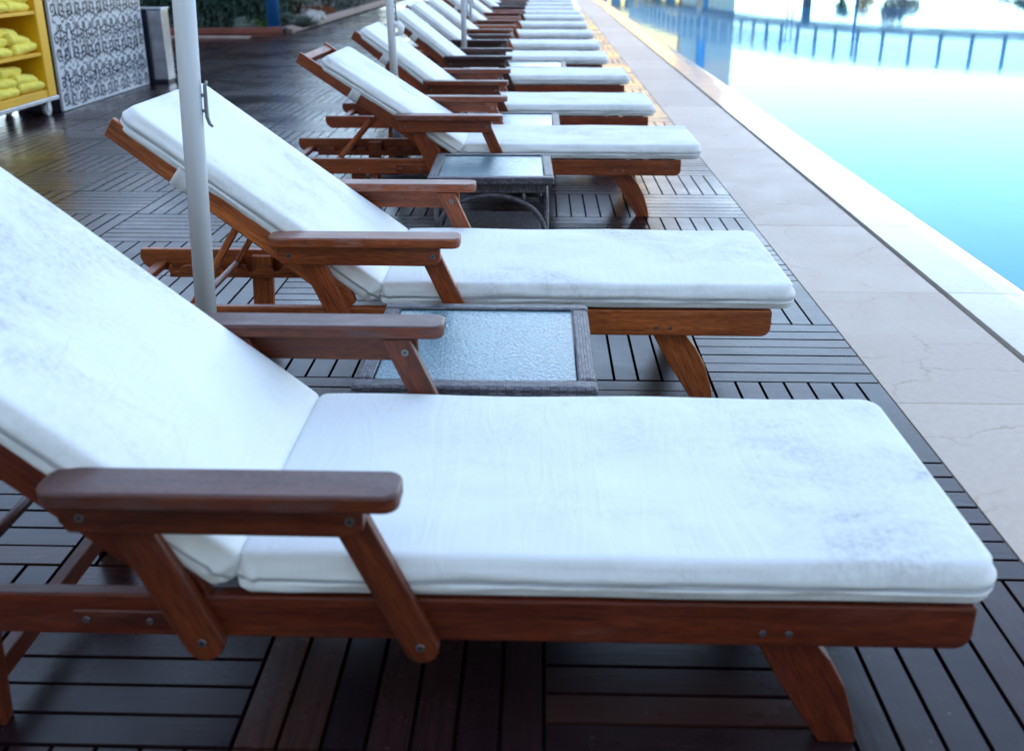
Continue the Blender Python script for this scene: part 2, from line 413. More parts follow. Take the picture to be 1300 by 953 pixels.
sheet('ground', [(-BIG, -BIG, -11.5, BIG), (-11.5, -BIG, BIG, PY0-.7), (PX1+.4, PY0-.7, BIG, PY1+.4), (-11.5, 43.5, 1.6, BIG), (1.6, PY1+.4, BIG, BIG), (-11.5, PY0-.7, 1.0, -1.2)], -.03, GROUND)
# paving strip and coping, slab by slab with fine joints
mb = MB(); y = 2.67 - 12*1.03
while y < 43:
    mb.box((EDGE+.001, y+.0012, -.04), (1.556, y+1.03-.0012, .0 + random.uniform(-.0004, .0004)), .0012); y += 1.03
tag(mb.build('stone_paving', PAVE), kind='structure')
mb = MB(); y = 2.67 - 11*1.03
while y < PY1:
    y1 = min(y+1.03-.0012, PY1+.3)
    mb.prism([(1.582, -.30), (1.582, .001), (1.79, -.001), (1.87, -.006), (1.915, -.016), (1.93, -.045), (1.93, -.30)], y+.0012, y1, .0012, axis=(0,1,0)); y += 1.03
mb.box((1.93, PY1, -.3), (PX1+.3, PY1+.4, -.002), .002)
mb.box((PX1, PY0, -.3), (PX1+.4, PY1-.001, -.002), .002)
mb.box((1.582, PY0-.7, -.3), (PX1+.4, PY0-.002, -.002), .002)
tag(mb.build('pool_coping', COPE), kind='structure')
sheet('gutter', [(1.54, -9, 1.6, 43.5)], -.022, GUT)
mb = MB(); D = -1.35
x0, x1, y0, y1 = 1.93, PX1+.01, PY0-.001, PY1+.001
mb.v = [(x0,y0,D),(x1,y0,D),(x1,y1,D),(x0,y1,D),(x0,y0,-.2),(x1,y0,-.2),(x1,y1,-.2),(x0,y1,-.2)]
for f in ([0,1,2,3],[0,4,5,1],[1,5,6,2],[2,6,7,3],[3,7,4,0]): mb.face(f, [(0,0)]*4)
tag(mb.build('pool_basin', POOLF), kind='structure')
sheet('pool_water', [(1.905, PY0-.05, PX1+.05, PY1+.05)], -.0135, WATER)

# planting bed on the left, beyond the deck
mb = MB()
BX = -4.28
mb.box((-16, 17.25, -.02), (BX-.06, 60, .07), 0)
tag(mb.build('flower_bed', SOIL), kind='structure')

# ------------------------------------------------------------------ sun lounger
W = .61
def arc(cx, cz, r, a0, a1, n=6):
    return [(cx + r*math.cos(R(a0 + (a1-a0)*i/n)), cz + r*math.sin(R(a0 + (a1-a0)*i/n))) for i in range(n+1)]
def cushion_mesh(Lx, x_round=(1, 1), seed=0, thick=.07, bulge=.0035):
    """box x 0..Lx, y 0..W, z 0..thick with rounded plan corners, soft edges and uneven filling"""
    def grid(n, L_, r):
        c = []
        for t in (0, .08, .2, .36, .56, .78, 1): c.append(r*t)
        m = n
        for i in range(1, m): c.append(r + (L_-2*r)*i/m)
        for t in (1, .78, .56, .36, .2, .08, 0): c.append(L_ - r*t)
        return c
    Rp = .043; rv = .0135
    gx = grid(46, Lx, Rp); gy = grid(26, W, Rp); gz = [0, .1, .2, .3, .38, .45, .52, .6, .72, .86, 1.0]
    hx, hy = Lx/2, W/2
    def place(x, y, s, top):
        # s 0..1 height on side, top: +1 top sheet, -1 bottom, 0 side
        px, py = x-hx, y-hy
        Rl = Rp if (px > 0 and x_round[1]) or (px < 0 and x_round[0]) else .02
        ix = max(-hx+Rl, min(hx-Rl, px)); iy = max(-hy+Rl, min(hy-Rl, py))
        dx, dy = px-ix, py-iy
        if dx and dy:
            m = max(abs(dx), abs(dy)); l = math.hypot(dx, dy); dx, dy = dx/l*m, dy/l*m
        e = Rl - math.hypot(dx, dy) if (dx or dy) else min(hx-abs(px), hy-abs(py))
        qx, qy = ix+dx, iy+dy
        e = max(0, e)
        if top:
            k = min(e, rv)
            h = math.sqrt(max(0, rv*rv-(rv-k)**2))
            if top > 0:
                z = thick - rv + h
                far = min(1, e/.16); z += bulge*(1-(1-far)**2)
                z += .006*noise.noise(Vector((qx*2.6+seed, qy*3.2, seed*1.7)))*far + .0022*noise.noise(Vector((qx*8+seed, qy*10, 3+seed)))*min(1, e/.04)
            else: z = rv*.5 - h*.5
            sft = 0
            s = 1 if top > 0 else 0
        else:
            z = rv*.5 + (thick - rv*1.5)*s; sft = .007*math.sin(math.pi*s)
            sft -= .0055*math.exp(-((s-.45)/.06)**2)
            sft += .0045*noise.noise(Vector((qx*7+seed, qy*7, s*5))) + .002*noise.noise(Vector((qx*25+seed, qy*25, s*4)))
            for cy in (-hy, hy):
                dd = math.hypot(qx+hx, (qy-cy)*.6)
                sft += .0045*math.sin((qx+hx)*230 + s*5)*math.exp(-(dd/.06)**2)*math.sin(math.pi*s)
        # outward direction
        if dx or dy: l = math.hypot(dx, dy) or 1; ox, oy = dx/l, dy/l
        else: ox = oy = 0
        # slight wobble of the long edges
        wob = .004*noise.noise(Vector((qx*3+seed*2, 0 if py < 0 else 5, 1)))
        zz = z + .003*noise.noise(Vector((qx*4+seed, qy*1.5, 9)))*(.4 if not top else 1)
        return (qx+hx+ox*sft, qy+hy+oy*sft+wob, zz)
    mb = MB(); idx = {}
    def vid(key, p):
        if key not in idx: idx[key] = len(mb.v); mb.v.append(p)
        return idx[key]
    nx, ny, nz = len(gx), len(gy), len(gz)
    def P(i, j, k):
        on_side = i in (0, nx-1) or j in (0, ny-1)
        if on_side: return vid((i, j, k), place(gx[i], gy[j], gz[k], 0))
        return vid((i, j, k), place(gx[i], gy[j], 0, 1 if k == nz-1 else -1))
    for i in range(nx-1):
        for j in range(ny-1):
            u = [(gx[i], gy[j]), (gx[i+1], gy[j]), (gx[i+1], gy[j+1]), (gx[i], gy[j+1])]
            mb.face([P(i,j,nz-1), P(i+1,j,nz-1), P(i+1,j+1,nz-1), P(i,j+1,nz-1)], u, True)
            mb.face([P(i,j,0), P(i,j+1,0), P(i+1,j+1,0), P(i+1,j,0)], u, True)
    for k in range(nz-1):
        for i in range(nx-1):
            u = [(gx[i], gz[k]*.07), (gx[i+1], gz[k]*.07), (gx[i+1], gz[k+1]*.07), (gx[i], gz[k+1]*.07)]
            mb.face([P(i,0,k), P(i+1,0,k), P(i+1,0,k+1), P(i,0,k+1)], u, True)
            mb.face([P(i,ny-1,k), P(i,ny-1,k+1), P(i+1,ny-1,k+1), P(i+1,ny-1,k)], u, True)
        for j in range(ny-1):
            u = [(gy[j], gz[k]*.07), (gy[j+1], gz[k]*.07), (gy[j+1], gz[k+1]*.07), (gy[j], gz[k+1]*.07)]
            mb.face([P(0,j,k), P(0,j,k+1), P(0,j+1,k+1), P(0,j+1,k)], u, True)
            mb.face([P(nx-1,j,k), P(nx-1,j+1,k), P(nx-1,j+1,k+1), P(nx-1,j,k+1)], u, True)
    # piping follows the side ring at s = .31 / .43
    loops = []
    for s in (.40, .50):
        pts = []
        for i in range(nx): pts.append(place(gx[i], 0, s, 0))
        for j in range(1, ny): pts.append(place(Lx, gy[j], s, 0))
        for i in range(nx-2, -1, -1): pts.append(place(gx[i], W, s, 0))
        for j in range(ny-2, 0, -1): pts.append(place(0, gy[j], s, 0))
        loops.append(pts)
    return mb, loops

PIV = (-.455, 0, .362)      # crease line, lounger space (origin: foot corner at frame x=.67; y=0 near outer face)
BEAM_T = .027
def make_lounger():
    root = empty('sun_lounger')
    o_ = []
    # side beams
    for near in (True, False):
        y0, y1 = (0, BEAM_T) if near else (W-BEAM_T, W)
        poly = [(-1.33, .288), (-1.335, .26), (-1.325, .235)] + [(-1.30, .214)] + [(.635, .212)] + arc(.645, .24, .028, -90, 0, 5) + [(.673, .288)]
        b = MB().prism(poly, y0, y1, .0035, seg=2).build('side_beam', WOOD, root)
        # reinforcing block on the outer face, screwed
        yb = (-.006, -.0005) if near else (W+.0005, W+.006)
        MB().box((-.72, yb[0], .226), (-.50, yb[1], .262), .002).build('repair_block', WOOD, b)
        for (sx, sz) in ((-.70, .245), (-.60, .243), (.352, .236), (.392, .236), (-.90, .24)):
            d_ = .0075 if sx < -.5 and sx > -.8 else .0025
            MB().tube([(sx, -d_ if near else W+d_, sz), (sx, .002 if near else W-.002, sz)], .0055, 12).build('bolt', SCREW, b)
    # legs
    for y0 in (BEAM_T+.001, W-BEAM_T-.031):
        poly = [(px+.012, pz) for px, pz in [(.318, .275), (.33, .215), (.36, .16), (.395, .10), (.43, .045), (.458, .0), (.520, .0), (.511, .045), (.490, .11), (.460, .165), (.428, .205), (.405, .235), (.40, .275)]]
        MB().prism(poly, y0, y0+.03, .003, axis=(.5,0,-1), seg=2).build('leg', WOOD, root)
        poly = [(-.945, .275), (-.955, .0), (-.89, .0), (-.875, .275)]
        MB().prism(poly, y0, y0+.03, .003, axis=(0,0,1), seg=2).build('leg', WOOD, root)
    # cross members
    for lo, hi in (((.40, BEAM_T+.031, .10), (.425, W-BEAM_T-.031, .14)), ((-.925, BEAM_T+.031, .06), (-.90, W-BEAM_T-.031, .10)), ((.625, BEAM_T, .235), (.65, W-BEAM_T, .283))):
        MB().box(lo, hi, .002).build('crossbar', WOOD, root)
    MB().box((-1.275, BEAM_T, .225), (-1.24, W-BEAM_T, .25), .004, axis=(0,1,0)).build('head_crossbar', WOOD, root)
    s = MB()
    for i in range(11):
        x = -.42 + i*.095
        s.box((x, BEAM_T, .266), (x+.06, W-BEAM_T, .2845), .002, axis=(0,1,0))
    s.build('seat_slats', WOOD, root)
    # notched rails
    for y0 in (BEAM_T+.032, W-BEAM_T-.032-.018):
        pts = [(-1.22, .205), (-.52, .205), (-.52, .245)]
        x = -.56
        while x > -1.16:
            pts += [(x, .247), (x-.02, .243), (x-.035, .225), (x-.05, .226), (x-.062, .246)]; x -= .085
        pts += [(-1.22, .246)]
        MB().prism(pts, y0, y0+.018, .0015).build('notched_rail', WOOD, root)
    # armrests
    for near in (True, False):
        sgn = -1 if near else 1
        yb = 0 if near else W
        ya, yc = sorted((yb + sgn*.078, yb - sgn*.004))
        # plank outline in plan: rounded ends
        x0, x1 = -.712, -.192; r = .024
        out = []
        for (cx, cy, a0) in ((x1-r, yc-r, 0), (x0+r*1.3, yc-r*1.3, 90), (x0+r*1.3, ya+r*1.3, 180), (x1-r, ya+r, 270)):
            rr = r if cx > -.5 else r*1.3
            for i in range(6):
                a = R(a0 + 90*i/5); out.append((cx+rr*math.cos(a), cy+rr*math.sin(a)))
        pl = MB().prism(out, .482, .510, .0055, plane='XY', seg=3).build('armrest', WOODW, root)
        q0, q1 = sorted((yb + sgn*.0245, yb + sgn*.0455))
        poly = [(-.695, .4815), (-.695, .445), (-.682, .426)] + [(-.27, .424)] + arc(-.268, .444, .02, -90, 0, 5) + [(-.248, .4815)]
        MB().prism(poly, q0, q1, .003, seg=2).build('armrest_apron', WOOD, pl)
        z0, z1 = sorted((yb + sgn*.0015, yb + sgn*.0238))
        for (xt, xb, w, zb) in ((-.292, -.174, .053, .213), (-.628, -.513, .062, .215)):
            d = Vector((xb-xt, zb-.452)).normalized(); n = Vector((-d.y, d.x)); h = w/2
            T = Vector((xt, .479)); Bt = Vector((xb, zb))
            T = T - d*.0
            ang = math.degrees(math.atan2(d.y, d.x))
            poly = [tuple(T + n*h), tuple(T - n*h)] + arc(Bt.x, Bt.y, h, ang-90, ang+90, 8)
            zt = .4805
            poly[0] = (poly[0][0] + (zt-poly[0][1])*d.x/d.y, zt); poly[1] = (poly[1][0] + (zt-poly[1][1])*d.x/d.y, zt)
            st = MB().prism(poly, z0, z1, .003, axis=(d.x, 0, d.y), seg=2).build('armrest_strut', WOOD, pl)
        for (sx, sz, yy) in ((-.268, .452, .0455), (-.662, .452, .0455), (-.176, .216, .0238), (-.515, .218, .0238)):
            ye = yb + sgn*(yy+.0018); s = MB(); s.tube([(sx, ye, sz), (sx, yb+sgn*(yy-.004), sz)], .0068, 14)
            s.tube([(sx, ye+sgn*.0004, sz), (sx, ye-sgn*.001, sz)], .003, 8, mi=1); s.build('armrest_screw', [SCREW, DARKM], pl)
        for (sx, sz) in ((-.272, .452),):   # inner screw heads on strut
            ye = yb - sgn*.0008; s = MB(); s.tube([(sx, ye, sz), (sx, ye+sgn*.004, sz)], .0075, 14); s.tube([(sx, ye-sgn*.0005, sz), (sx, ye+sgn*.001, sz)], .003, 8, mi=1)
            s.build('armrest_screw', [SCREW, DARKM], pl)
    # backrest (local: x along the back from the crease, away from the foot = +x; z up from the pivot line)
    BL = .788
    bf = empty('backrest', PIV)
    bf.parent = root
    fr = empty('backrest_frame'); fr.parent = bf
    for (y0, y1) in ((.001, .026), (W-.026, W-.001)):
        poly = [(.0, -.128), (BL-.02, -.105), (BL+.0, -.105), (BL+.004, -.052), (.02, -.070), (-.01, -.09)]
        MB().prism(poly, y0, y1, .003, seg=2).build('backrest_rail', WOOD, fr)
    s = MB()
    for i in range(8):
        x = .04 + i*.088
        s.box((x, .026, -.092), (x+.055, W-.026, -.076), .002, axis=(0,1,0))
    s.build('backrest_slats', WOOD, fr)
    MB().box((BL-.045, .0265, -.098), (BL-.006, W-.0265, -.06), .003, axis=(0,1,0)).build('top_rail', WOOD, fr)
    # cushions
    mbs, loops = cushion_mesh(1.155, (0, 1), 3.1)
    sc = mbs.build('seat_cushion', CUSH, root, (-.455, 0, .2925))
    t = MB()
    for lp, r in zip(loops, (.0019, .0016)): t.tube(lp, r, 6, closed=True)
    t.build('piping', [ZIP], sc)
    mbs, loops = cushion_mesh(.785, (0, 1), 8.4, bulge=.009)
    bc = mbs.build('back_cushion', CUSH, bf, (.0, 0, -.0715))
    t = MB()
    for lp, r in zip(loops, (.0019, .0016)): t.tube(lp, r, 6, closed=True)
    t.build('piping', [ZIP], bc)
    # fabric sleeves that tie the cushion to the frame
    for near in (True, False):
        s = MB(); y = -.004 if near else W+.004
        sg = 1 if near else -1
        prof = [(y+sg*.004, -.035), (y, -.052), (y, -.108), (y+sg*.012, -.113), (y+sg*.04, -.111)]
        xs = [.550 + .050*i/4 for i in range(5)]
        for i, x in enumerate(xs):
            for (py, pz) in prof: s.v.append((x, py - sg*.0015*math.sin(i*2.1), pz + .002*math.sin(i*1.7)))
        k = len(prof)
        for i in range(4):
            for j in range(k-1):
                fc = [i*k+j, (i+1)*k+j, (i+1)*k+j+1, i*k+j+1]
                s.face(fc if near else fc[::-1], [(0,0)]*4, True)
        st = s.build('strap', CUSH, bc); st.location = (0, 0, .0715)
        md = st.modifiers.new('thick', 'SOLIDIFY'); md.thickness = .002; md.offset = 0
    # prop frame: two laths and a dowel
    pr = empty('backrest_support'); pr.parent = root
    MB().box((0, .060, -.010), (.30, .080, .010), .003).build('support_lath', WOOD, pr)
    MB().box((0, W-.080, -.010), (.30, W-.060, .010), .003).build('support_lath', WOOD, pr)
    MB().tube([(.29, .03, 0), (.29, W-.03, 0)], .0105, 14).build('support_dowel', WOODW, pr)
    return root
def pose(root, ang, slide=0.0, backslide=0.0, bl_extra=0):
    tb = children_table()
    for c in tb[root.name]:
        n = c.name.split('.')[0]
        if n == 'backrest':
            # local +x must point to head (-x) and up: rotate so x' = (-cos, 0, sin)
            # mirror is avoided: rotate pi about z then tilt; y is re-based
            a = R(ang)
            X = Vector((-math.cos(a), 0, math.sin(a))); Z = Vector((math.sin(a), 0, math.cos(a))); Y = Z.cross(X)
            Mx = Matrix((X, Y, Z)).transposed().to_4x4()
            Mx.translation = Vector((PIV[0]+slide, W, PIV[2]))
            c.matrix_local = Mx
            for g in tb[c.name]:
                if g.name.startswith('back_cushion'): g.location = (backslide-.014, 0, -.0715)
                elif g.name.startswith('backrest_frame'): g.location = (slide*1.25 if slide > .05 else slide, 0, 0)
        elif n == 'seat_cushion': c.location = (PIV[0]+slide, 0, .2925)
        elif n == 'backrest_support':
            a = R(ang); s = .385
            ax = PIV[0] - s*math.cos(a) - .115*math.sin(a); az = PIV[2] + s*math.sin(a) - .115*math.cos(a)
            # aim from (ax,az) to the notch
            dz = .247 - az; L_ = .30; dx = -math.sqrt(max(.001, L_*L_ - dz*dz))
            th = math.atan2(dz, -dx)
            X = Vector((dx, 0, dz)).normalized(); Y = Vector((0, -1, 0)); Z = X.cross(Y)
            Mx = Matrix((X, Y, Z)).transposed().to_4x4(); Mx.translation = Vector((ax, W, az)); c.matrix_local = Mx
def tint(root, col, arm=None):
    tb = children_table()
    def rec(o):
        for c in tb.get(o.name, []):
            if c.type == 'MESH':
                k = arm if (arm and c.name.startswith('armrest')) else col
                v = random.uniform(.9, 1.1)
                c.color = (k[0]*v, k[1]*v, k[2]*v, 1)
            rec(c)
    rec(root)
# (near y, x offset, back angle, cushion slide, wood tint, arm tint, label)
RED = (.9, .66, .62); ORG = (1.75, 1.95, 1.9); MIDW = (1.15, 1.05, 1.0); BLK = (.22, .22, .38); BRN = (.9, .85, .85); DRED = (.5, .33, .4)
rows = [
 (1.283, .000, 39.0, .000, (.52, .35, .36), (.56, .46, .50), 'nearest sun lounger, red-brown frame, big white cushion with grey grime at the foot'),
 (2.640, -.018, 36.6, .034, ORG, (1.3, 1.2, 1.1), 'second sun lounger from the camera, orange-brown frame, behind the large glass-topped table'),
 (4.850, .018, 32.6, .068, MIDW, (1.0, .85, .8), 'third sun lounger from the camera, backrest frame sticking out past its slipped-down cushion'),
 (6.253, .000, 36.5, .010, RED, (.75, .6, .58), 'fourth sun lounger from the camera, red frame, second umbrella pole before its backrest'),
 (7.872, -.020, 38.0, .01, RED, BLK, 'fifth sun lounger from the camera, with blackened armrests'),
 (9.439, -.100, 37.0, .02, DRED, BLK, 'sixth sun lounger from the camera, dark armrests, the third umbrella pole just in front'),
 (10.878, -.090, 36.0, .02, (1.4, 1.4, 1.3), (1.2, 1.2, 1.1), 'seventh sun lounger from the camera, with pale brown armrests'),
 (12.496, -.060, 37.0, .0, MIDW, MIDW, 'eighth sun lounger from the camera, beside the thin fourth umbrella pole'),
 (14.249, -.060, 36.0, .0, DRED, RED, 'ninth sun lounger from the camera, dull red armrests'),
 (16.039, -.040, 37.0, .0, DRED, BLK, 'tenth sun lounger from the camera, dark bluish armrests'),
 (17.458, -.050, 35.0, .0, RED, BLK, 'eleventh sun lounger from the camera, dark-topped armrests near the top of the photo'),
 (18.95, -.090, 36.0, .0, RED, RED, 'twelfth sun lounger from the camera, dark red armrests, far up the row'),
 (20.60, -.060, 36.0, .0, RED, RED, 'thirteenth sun lounger from the camera, one of the last visible in the row'),
 (22.40, -.050, 36.0, .0, RED, RED, 'fourteenth sun lounger from the camera, white cushion at the top edge of the photo'),
 (24.0, -.050, 36.0, .0, RED, RED, 'farthest sun lounger in sight, cut off by the top edge of the photo'),
]
proto = make_lounger()
tbl = children_table()
loungers = []
for i, (y, dx, ang, sl, wc, ac, lab) in enumerate(rows):
    o = proto if i == 0 else copy_tree(proto, None, tbl)
    o.location = (dx, y, 0)
    loungers.append(o)
    tag(o, lab, 'sun lounger', 'sun loungers in a row along the pool')
bpy.context.view_layer.update()
for o, (y, dx, ang, sl, wc, ac, lab) in zip(loungers, rows):
    pose(o, ang, sl); tint(o, wc, ac)
    if o == loungers[1]:
        for bk in children_table()[o.name]:
            for g in children_table().get(bk.name, []):
                if g.name.startswith('back_cushion'): g.scale.x = 1.05
    if o == loungers[0]:
        for bk in children_table()[o.name]:
            if bk.name.startswith('backrest') and 'support' not in bk.name:
                for g in children_table()[bk.name]: g.scale.x = 1.075
    o.rotation_euler.z = 0 if y < 5 else R(random.uniform(-1.3, 1.3))

# ------------------------------------------------------------------ side tables
def make_table():
    root = empty('side_table')
    X, Y, Z = .535, .555, .35; b = .044
    f = MB()
    def bar(x0, y0, x1, y1, ax):
        f.box((x0, y0, Z-.036), (x1, y1, Z), .009, axis=ax, seg=3)
    bar(0, 0, X, b, (1,0,0)); bar(0, Y-b, X, Y, (1,0,0)); bar(.001, b+.0005, b, Y-b-.0005, (0,1,0)); bar(X-b, b+.0005, X-.001, Y-b-.0005, (0,1,0))
    f.build('woven_frame', WICK, root)
    MB().box((b-.002, b-.002, Z-.016), (X-b+.002, Y-b+.002, Z-.006), .001).build('glass_top', GLASS, root)
    rim = MB()
    rim.tube([(b, b, Z-.004), (X-b, b, Z-.004), (X-b, Y-b, Z-.004), (b, Y-b, Z-.004)], .0022, 6, closed=True)
    rim.build('inner_rim', DARKM, root)
    MB().box((.03, .03, Z-.075), (X-.03, Y-.03, Z-.037), .004).build('underframe', WICK, root)
    for (p0, p1) in (((.03, .03), (X-.03, .03)), ((.03, Y-.03), (X-.03, Y-.03)), ((.03, .032), (.03, Y-.032)), ((X-.03, .032), (X-.03, Y-.032))):
        pts = []
        for i in range(25):
            t = i/24; a = math.pi*t; s = .5 - .5*math.cos(a)
            x = p0[0] + (p1[0]-p0[0])*s; y = p0[1] + (p1[1]-p0[1])*s
            pts.append((x, y, .012 + (Z-.095)*math.sin(a)**.62))
        MB().tube(pts, .011, 10).build('arched_leg', WICK, root)
    MB().tube([(X*.76, .03, .24), (X*.76, .03, Z-.07)], .008, 8).tube([(X*.24, .03, .24), (X*.24, .03, Z-.07)], .008, 8).build('spacer', WICK, root)
    s = MB(); s.box((.05, .05, .055), (X-.05, Y-.05, .085), .008, seg=2); s.build('woven_shelf', WICK, root)
    return root
t0 = make_table(); tt = children_table()
for i, (x, y, rz, lab) in enumerate([
    (-.403, 1.955, 0, 'low woven rattan side table with frosted glass top between the first and second loungers'),
    (-.470, 4.125, R(1.2), 'woven side table with arched legs and glass top, in front of the third lounger'),
    (-.42, 5.47, 0, 'mostly hidden side table with pale glass between the third and fourth loungers'),
    (-.31, 8.62, 0, 'far side table, thin edge of glass showing between the fifth and sixth loungers')]):
    o = t0 if i == 0 else copy_tree(t0, None, tt)
    o.location = (x, y, 0); o.rotation_euler.z = rz
    tag(o, lab, 'side table', 'woven side tables with glass tops')

# ------------------------------------------------------------------ umbrellas
def make_umbrella(loc, lean, r, lab, cleat_z, knob=False):
    root = empty('umbrella', loc); root.rotation_euler = (0, lean, 0)
    MB().tube([(0,0,0.02), (0,0,2.5)], r, 28).build('pole', POLE, root)
    c = MB(); z = cleat_z
    c.tube([(r+.014, 0, z+.052), (r+.009, 0, z+.042), (r+.009, 0, z), (r+.010, 0, z-.028), (r+.015, 0, z-.044), (r+.022, 0, z-.05)], [.003,.0045,.005,.005,.0045,.003], 8)
    c.tube([(r-.002, 0, z+.02), (r+.009, 0, z+.02)], .004, 8).tube([(r-.002, 0, z-.015), (r+.009, 0, z-.015)], .004, 8)
    c.build('cleat', SCREW, root)
    b = MB(); b.tube([(0,0,.0), (0,0,.045)], .23, 40); b.tube([(0,0,.045), (0,0,.06)], .19, 40)
    b.build('base', DARKM, root)
    b = MB(); b.tube([(0,0,.05), (0,0,.3)], r+.006, 24); b.build('socket', DARKM, root)
    if knob:
        k = MB()
        k.tube([(r*.6, 0, z-.065), (r+.02, 0, z-.075), (r+.035, -.01, z-.09), (r+.03, 0, z-.12), (r, 0, z-.13)], [.012, .02, .022, .018, .01], 10)
        k.tube([(r+.018, 0, z-.03), (r+.03, 0, z-.08)], .003, 6)
        k.build('tie_cord', CUSH, root)
    # furled canopy above the frame
    n = 32; cv = MB(); prof = [(1.62, .05), (1.66, .085), (1.9, .10), (2.2, .085), (2.42, .05), (2.5, .03)]
    for (zz, rr) in prof:
        for k in range(n):
            a = 2*math.pi*k/n; q = rr*(1+.28*math.cos(a*8)); cv.v.append((q*math.cos(a), q*math.sin(a), zz))
    for i in range(len(prof)-1):
        for k in range(n):
            k2 = (k+1) % n; cv.face([i*n+k, i*n+k2, (i+1)*n+k2, (i+1)*n+k], [(0,0)]*4, True)
    cv.build('furled_canopy', CUSH, root)
    return tag(root, lab, 'umbrella', 'umbrella poles between the loungers')
make_umbrella((-.835, 2.30, 0), R(2.4), .0250, 'nearest umbrella pole, thick pale tube rising between the first and second loungers', .898)
make_umbrella((-.822, 5.85, 0), R(-1.35), .0225, 'second umbrella pole, white cord tied at its cleat, in front of the fourth lounger', .93, True)
make_umbrella((-.665, 9.02, 0), 0, .0240, 'third umbrella pole from the camera, straight pale tube beside the fifth and sixth backrests', .80, False)
make_umbrella((-.81, 12.1, 0), 0, .0190, 'fourth umbrella pole, thinnest and farthest, just right of the third', .75)

# ------------------------------------------------------------------ towel cart
CX = -3.98; CY0, CY1 = 7.14, 8.285; CD = .42
cart = tag(empty('towel_cart', (CX, CY0, 0)), 'yellow towel trolley on castors with open shelves, at the left edge', 'trolley')
w = CY1-CY0
zs = [.15, .475, .79, 1.10, 1.40]
s = MB()
s.box((-CD, .0, .15), (0, .15, 1.45), .004); s.build('side_panel', YEL, cart)
s = MB(); s.box((-CD, w-.15, .15), (0, w, 1.45), .004); s.build('side_panel', YEL, cart)
MB().box((-CD, .15, .15), (-CD+.02, w-.15, 1.45), .001).build('back_panel', YEL, cart)
for i, z in enumerate(zs):
    h = .06 if i == 0 else .026
    MB().box((-CD+.02, .1505, z), (-.002, w-.1505, z+h), .003).build('shelf', YEL, cart)
# thin raised mouldings round the front
MB().box((0.0005, w-.148, .155), (.006, w-.118, 1.44), .002).build('front_moulding', YEL, cart)
MB().box((0.0005, .118, .155), (.006, .148, 1.44), .002).build('front_moulding', YEL, cart)
MB().box((-CD-.01, -.005, .118), (.012, w+.008, .1495), .004).build('chassis', STEEL, cart)
for (x, y) in ((-.045, w-.12), (-.045, .14), (-CD+.05, w-.12), (-CD+.05, .14)):
    c = MB(); c.tube([(x-.016, y, .052), (x+.016, y, .052)], .052, 24)
    o = c.build('castor', RUBBER, cart)
    c = MB(); c.box((x-.026, y-.03, .04), (x-.02, y+.03, .118), .001); c.box((x+.02, y-.03, .04), (x+.026, y+.03, .118), .001)
    c.box((x-.028, y-.03, .108), (x+.028, y+.03, .1175), .001); c.tube([(x-.028, y, .052), (x+.028, y, .052)], .008, 10)
    c.build('castor_fork', STEEL, o)
def make_towel():
    """a towel rolled up and slumped, lying along y, its end showing the turns"""
    mb = MB(); n = 30; Lh = .19
    prof = [(-Lh, .30), (-Lh+.004, .72), (-Lh+.014, .93)] + [(Lh*(-.85+1.7*q/14), 1.0) for q in range(15)] + [(Lh-.014, .94), (Lh-.004, .72), (Lh, .3)]
    for (y, s_) in prof:
        for k in range(n):
            a = 2*math.pi*k/n
            r = .060*s_*(1 + .05*math.sin(3*a+y*9) + .14*math.exp(-((a-1.1)/.18)**2) + .10*noise.noise(Vector((y*14, math.cos(a)*1.6, math.sin(a)*1.6))))
            mb.v.append((r*math.cos(a)*1.15, y, r*math.sin(a)*.72))
    for i in range(len(prof)-1):
        for k in range(n):
            k2 = (k+1) % n; mb.face([i*n+k, (i+1)*n+k, (i+1)*n+k2, i*n+k2], [(0,0)]*4, True)
    mb.face([k for k in range(n)], [(0,0)]*n); mb.face([(len(prof)-1)*n+k for k in range(n)][::-1], [(0,0)]*n)
    # spiral ridge on both ends
    for e in (-1, 1):
        pts = []
        for i in range(40):
            a = i*.42; r = .008 + .038*i/40
            pts.append((r*math.cos(a)*1.1, e*(Lh+.001 - .010*(i/40)**3), r*math.sin(a)*.8))
        mb.tube(pts, .0035, 6)
    return mb
towel0 = None
shelfn = ['bottom shelf', 'middle shelf', 'upper shelf']
posn = ['front row, right end', 'front row, left end', 'back row, right end', 'back row, left end', 'second layer, right end', 'second layer, left end', 'top of the pile']
for si, zb in enumerate((.21, .501, .816)):
    spots = [(-.075, .79, 0), (-.075, .40, 0), (-.20, .79, 0), (-.20, .40, 0), (-.09, .765, 1), (-.10, .385, 1), (-.13, .60, 2)]
    for pi_, (dx, yy, lv) in enumerate(spots):
        if towel0 is None: towel0 = make_towel().build('rolled_towel', TOWEL); o = towel0
        else: o = towel0.copy(); COL.objects.link(o)
        o.location = (CX+dx+random.uniform(-.01,.01), CY0+yy+random.uniform(-.02,.02), zb+.042+lv*.062)
        o.rotation_euler = (R(random.uniform(-4,4) - (4 if lv else 0)), random.uniform(0, 6) if False else R(random.uniform(-15, 15)), R(random.uniform(-9, 9)))
        tag(o, 'rolled yellow towel on the %s of the trolley, %s' % (shelfn[si], posn[pi_]), 'towel', 'rolled yellow towels on the trolley')

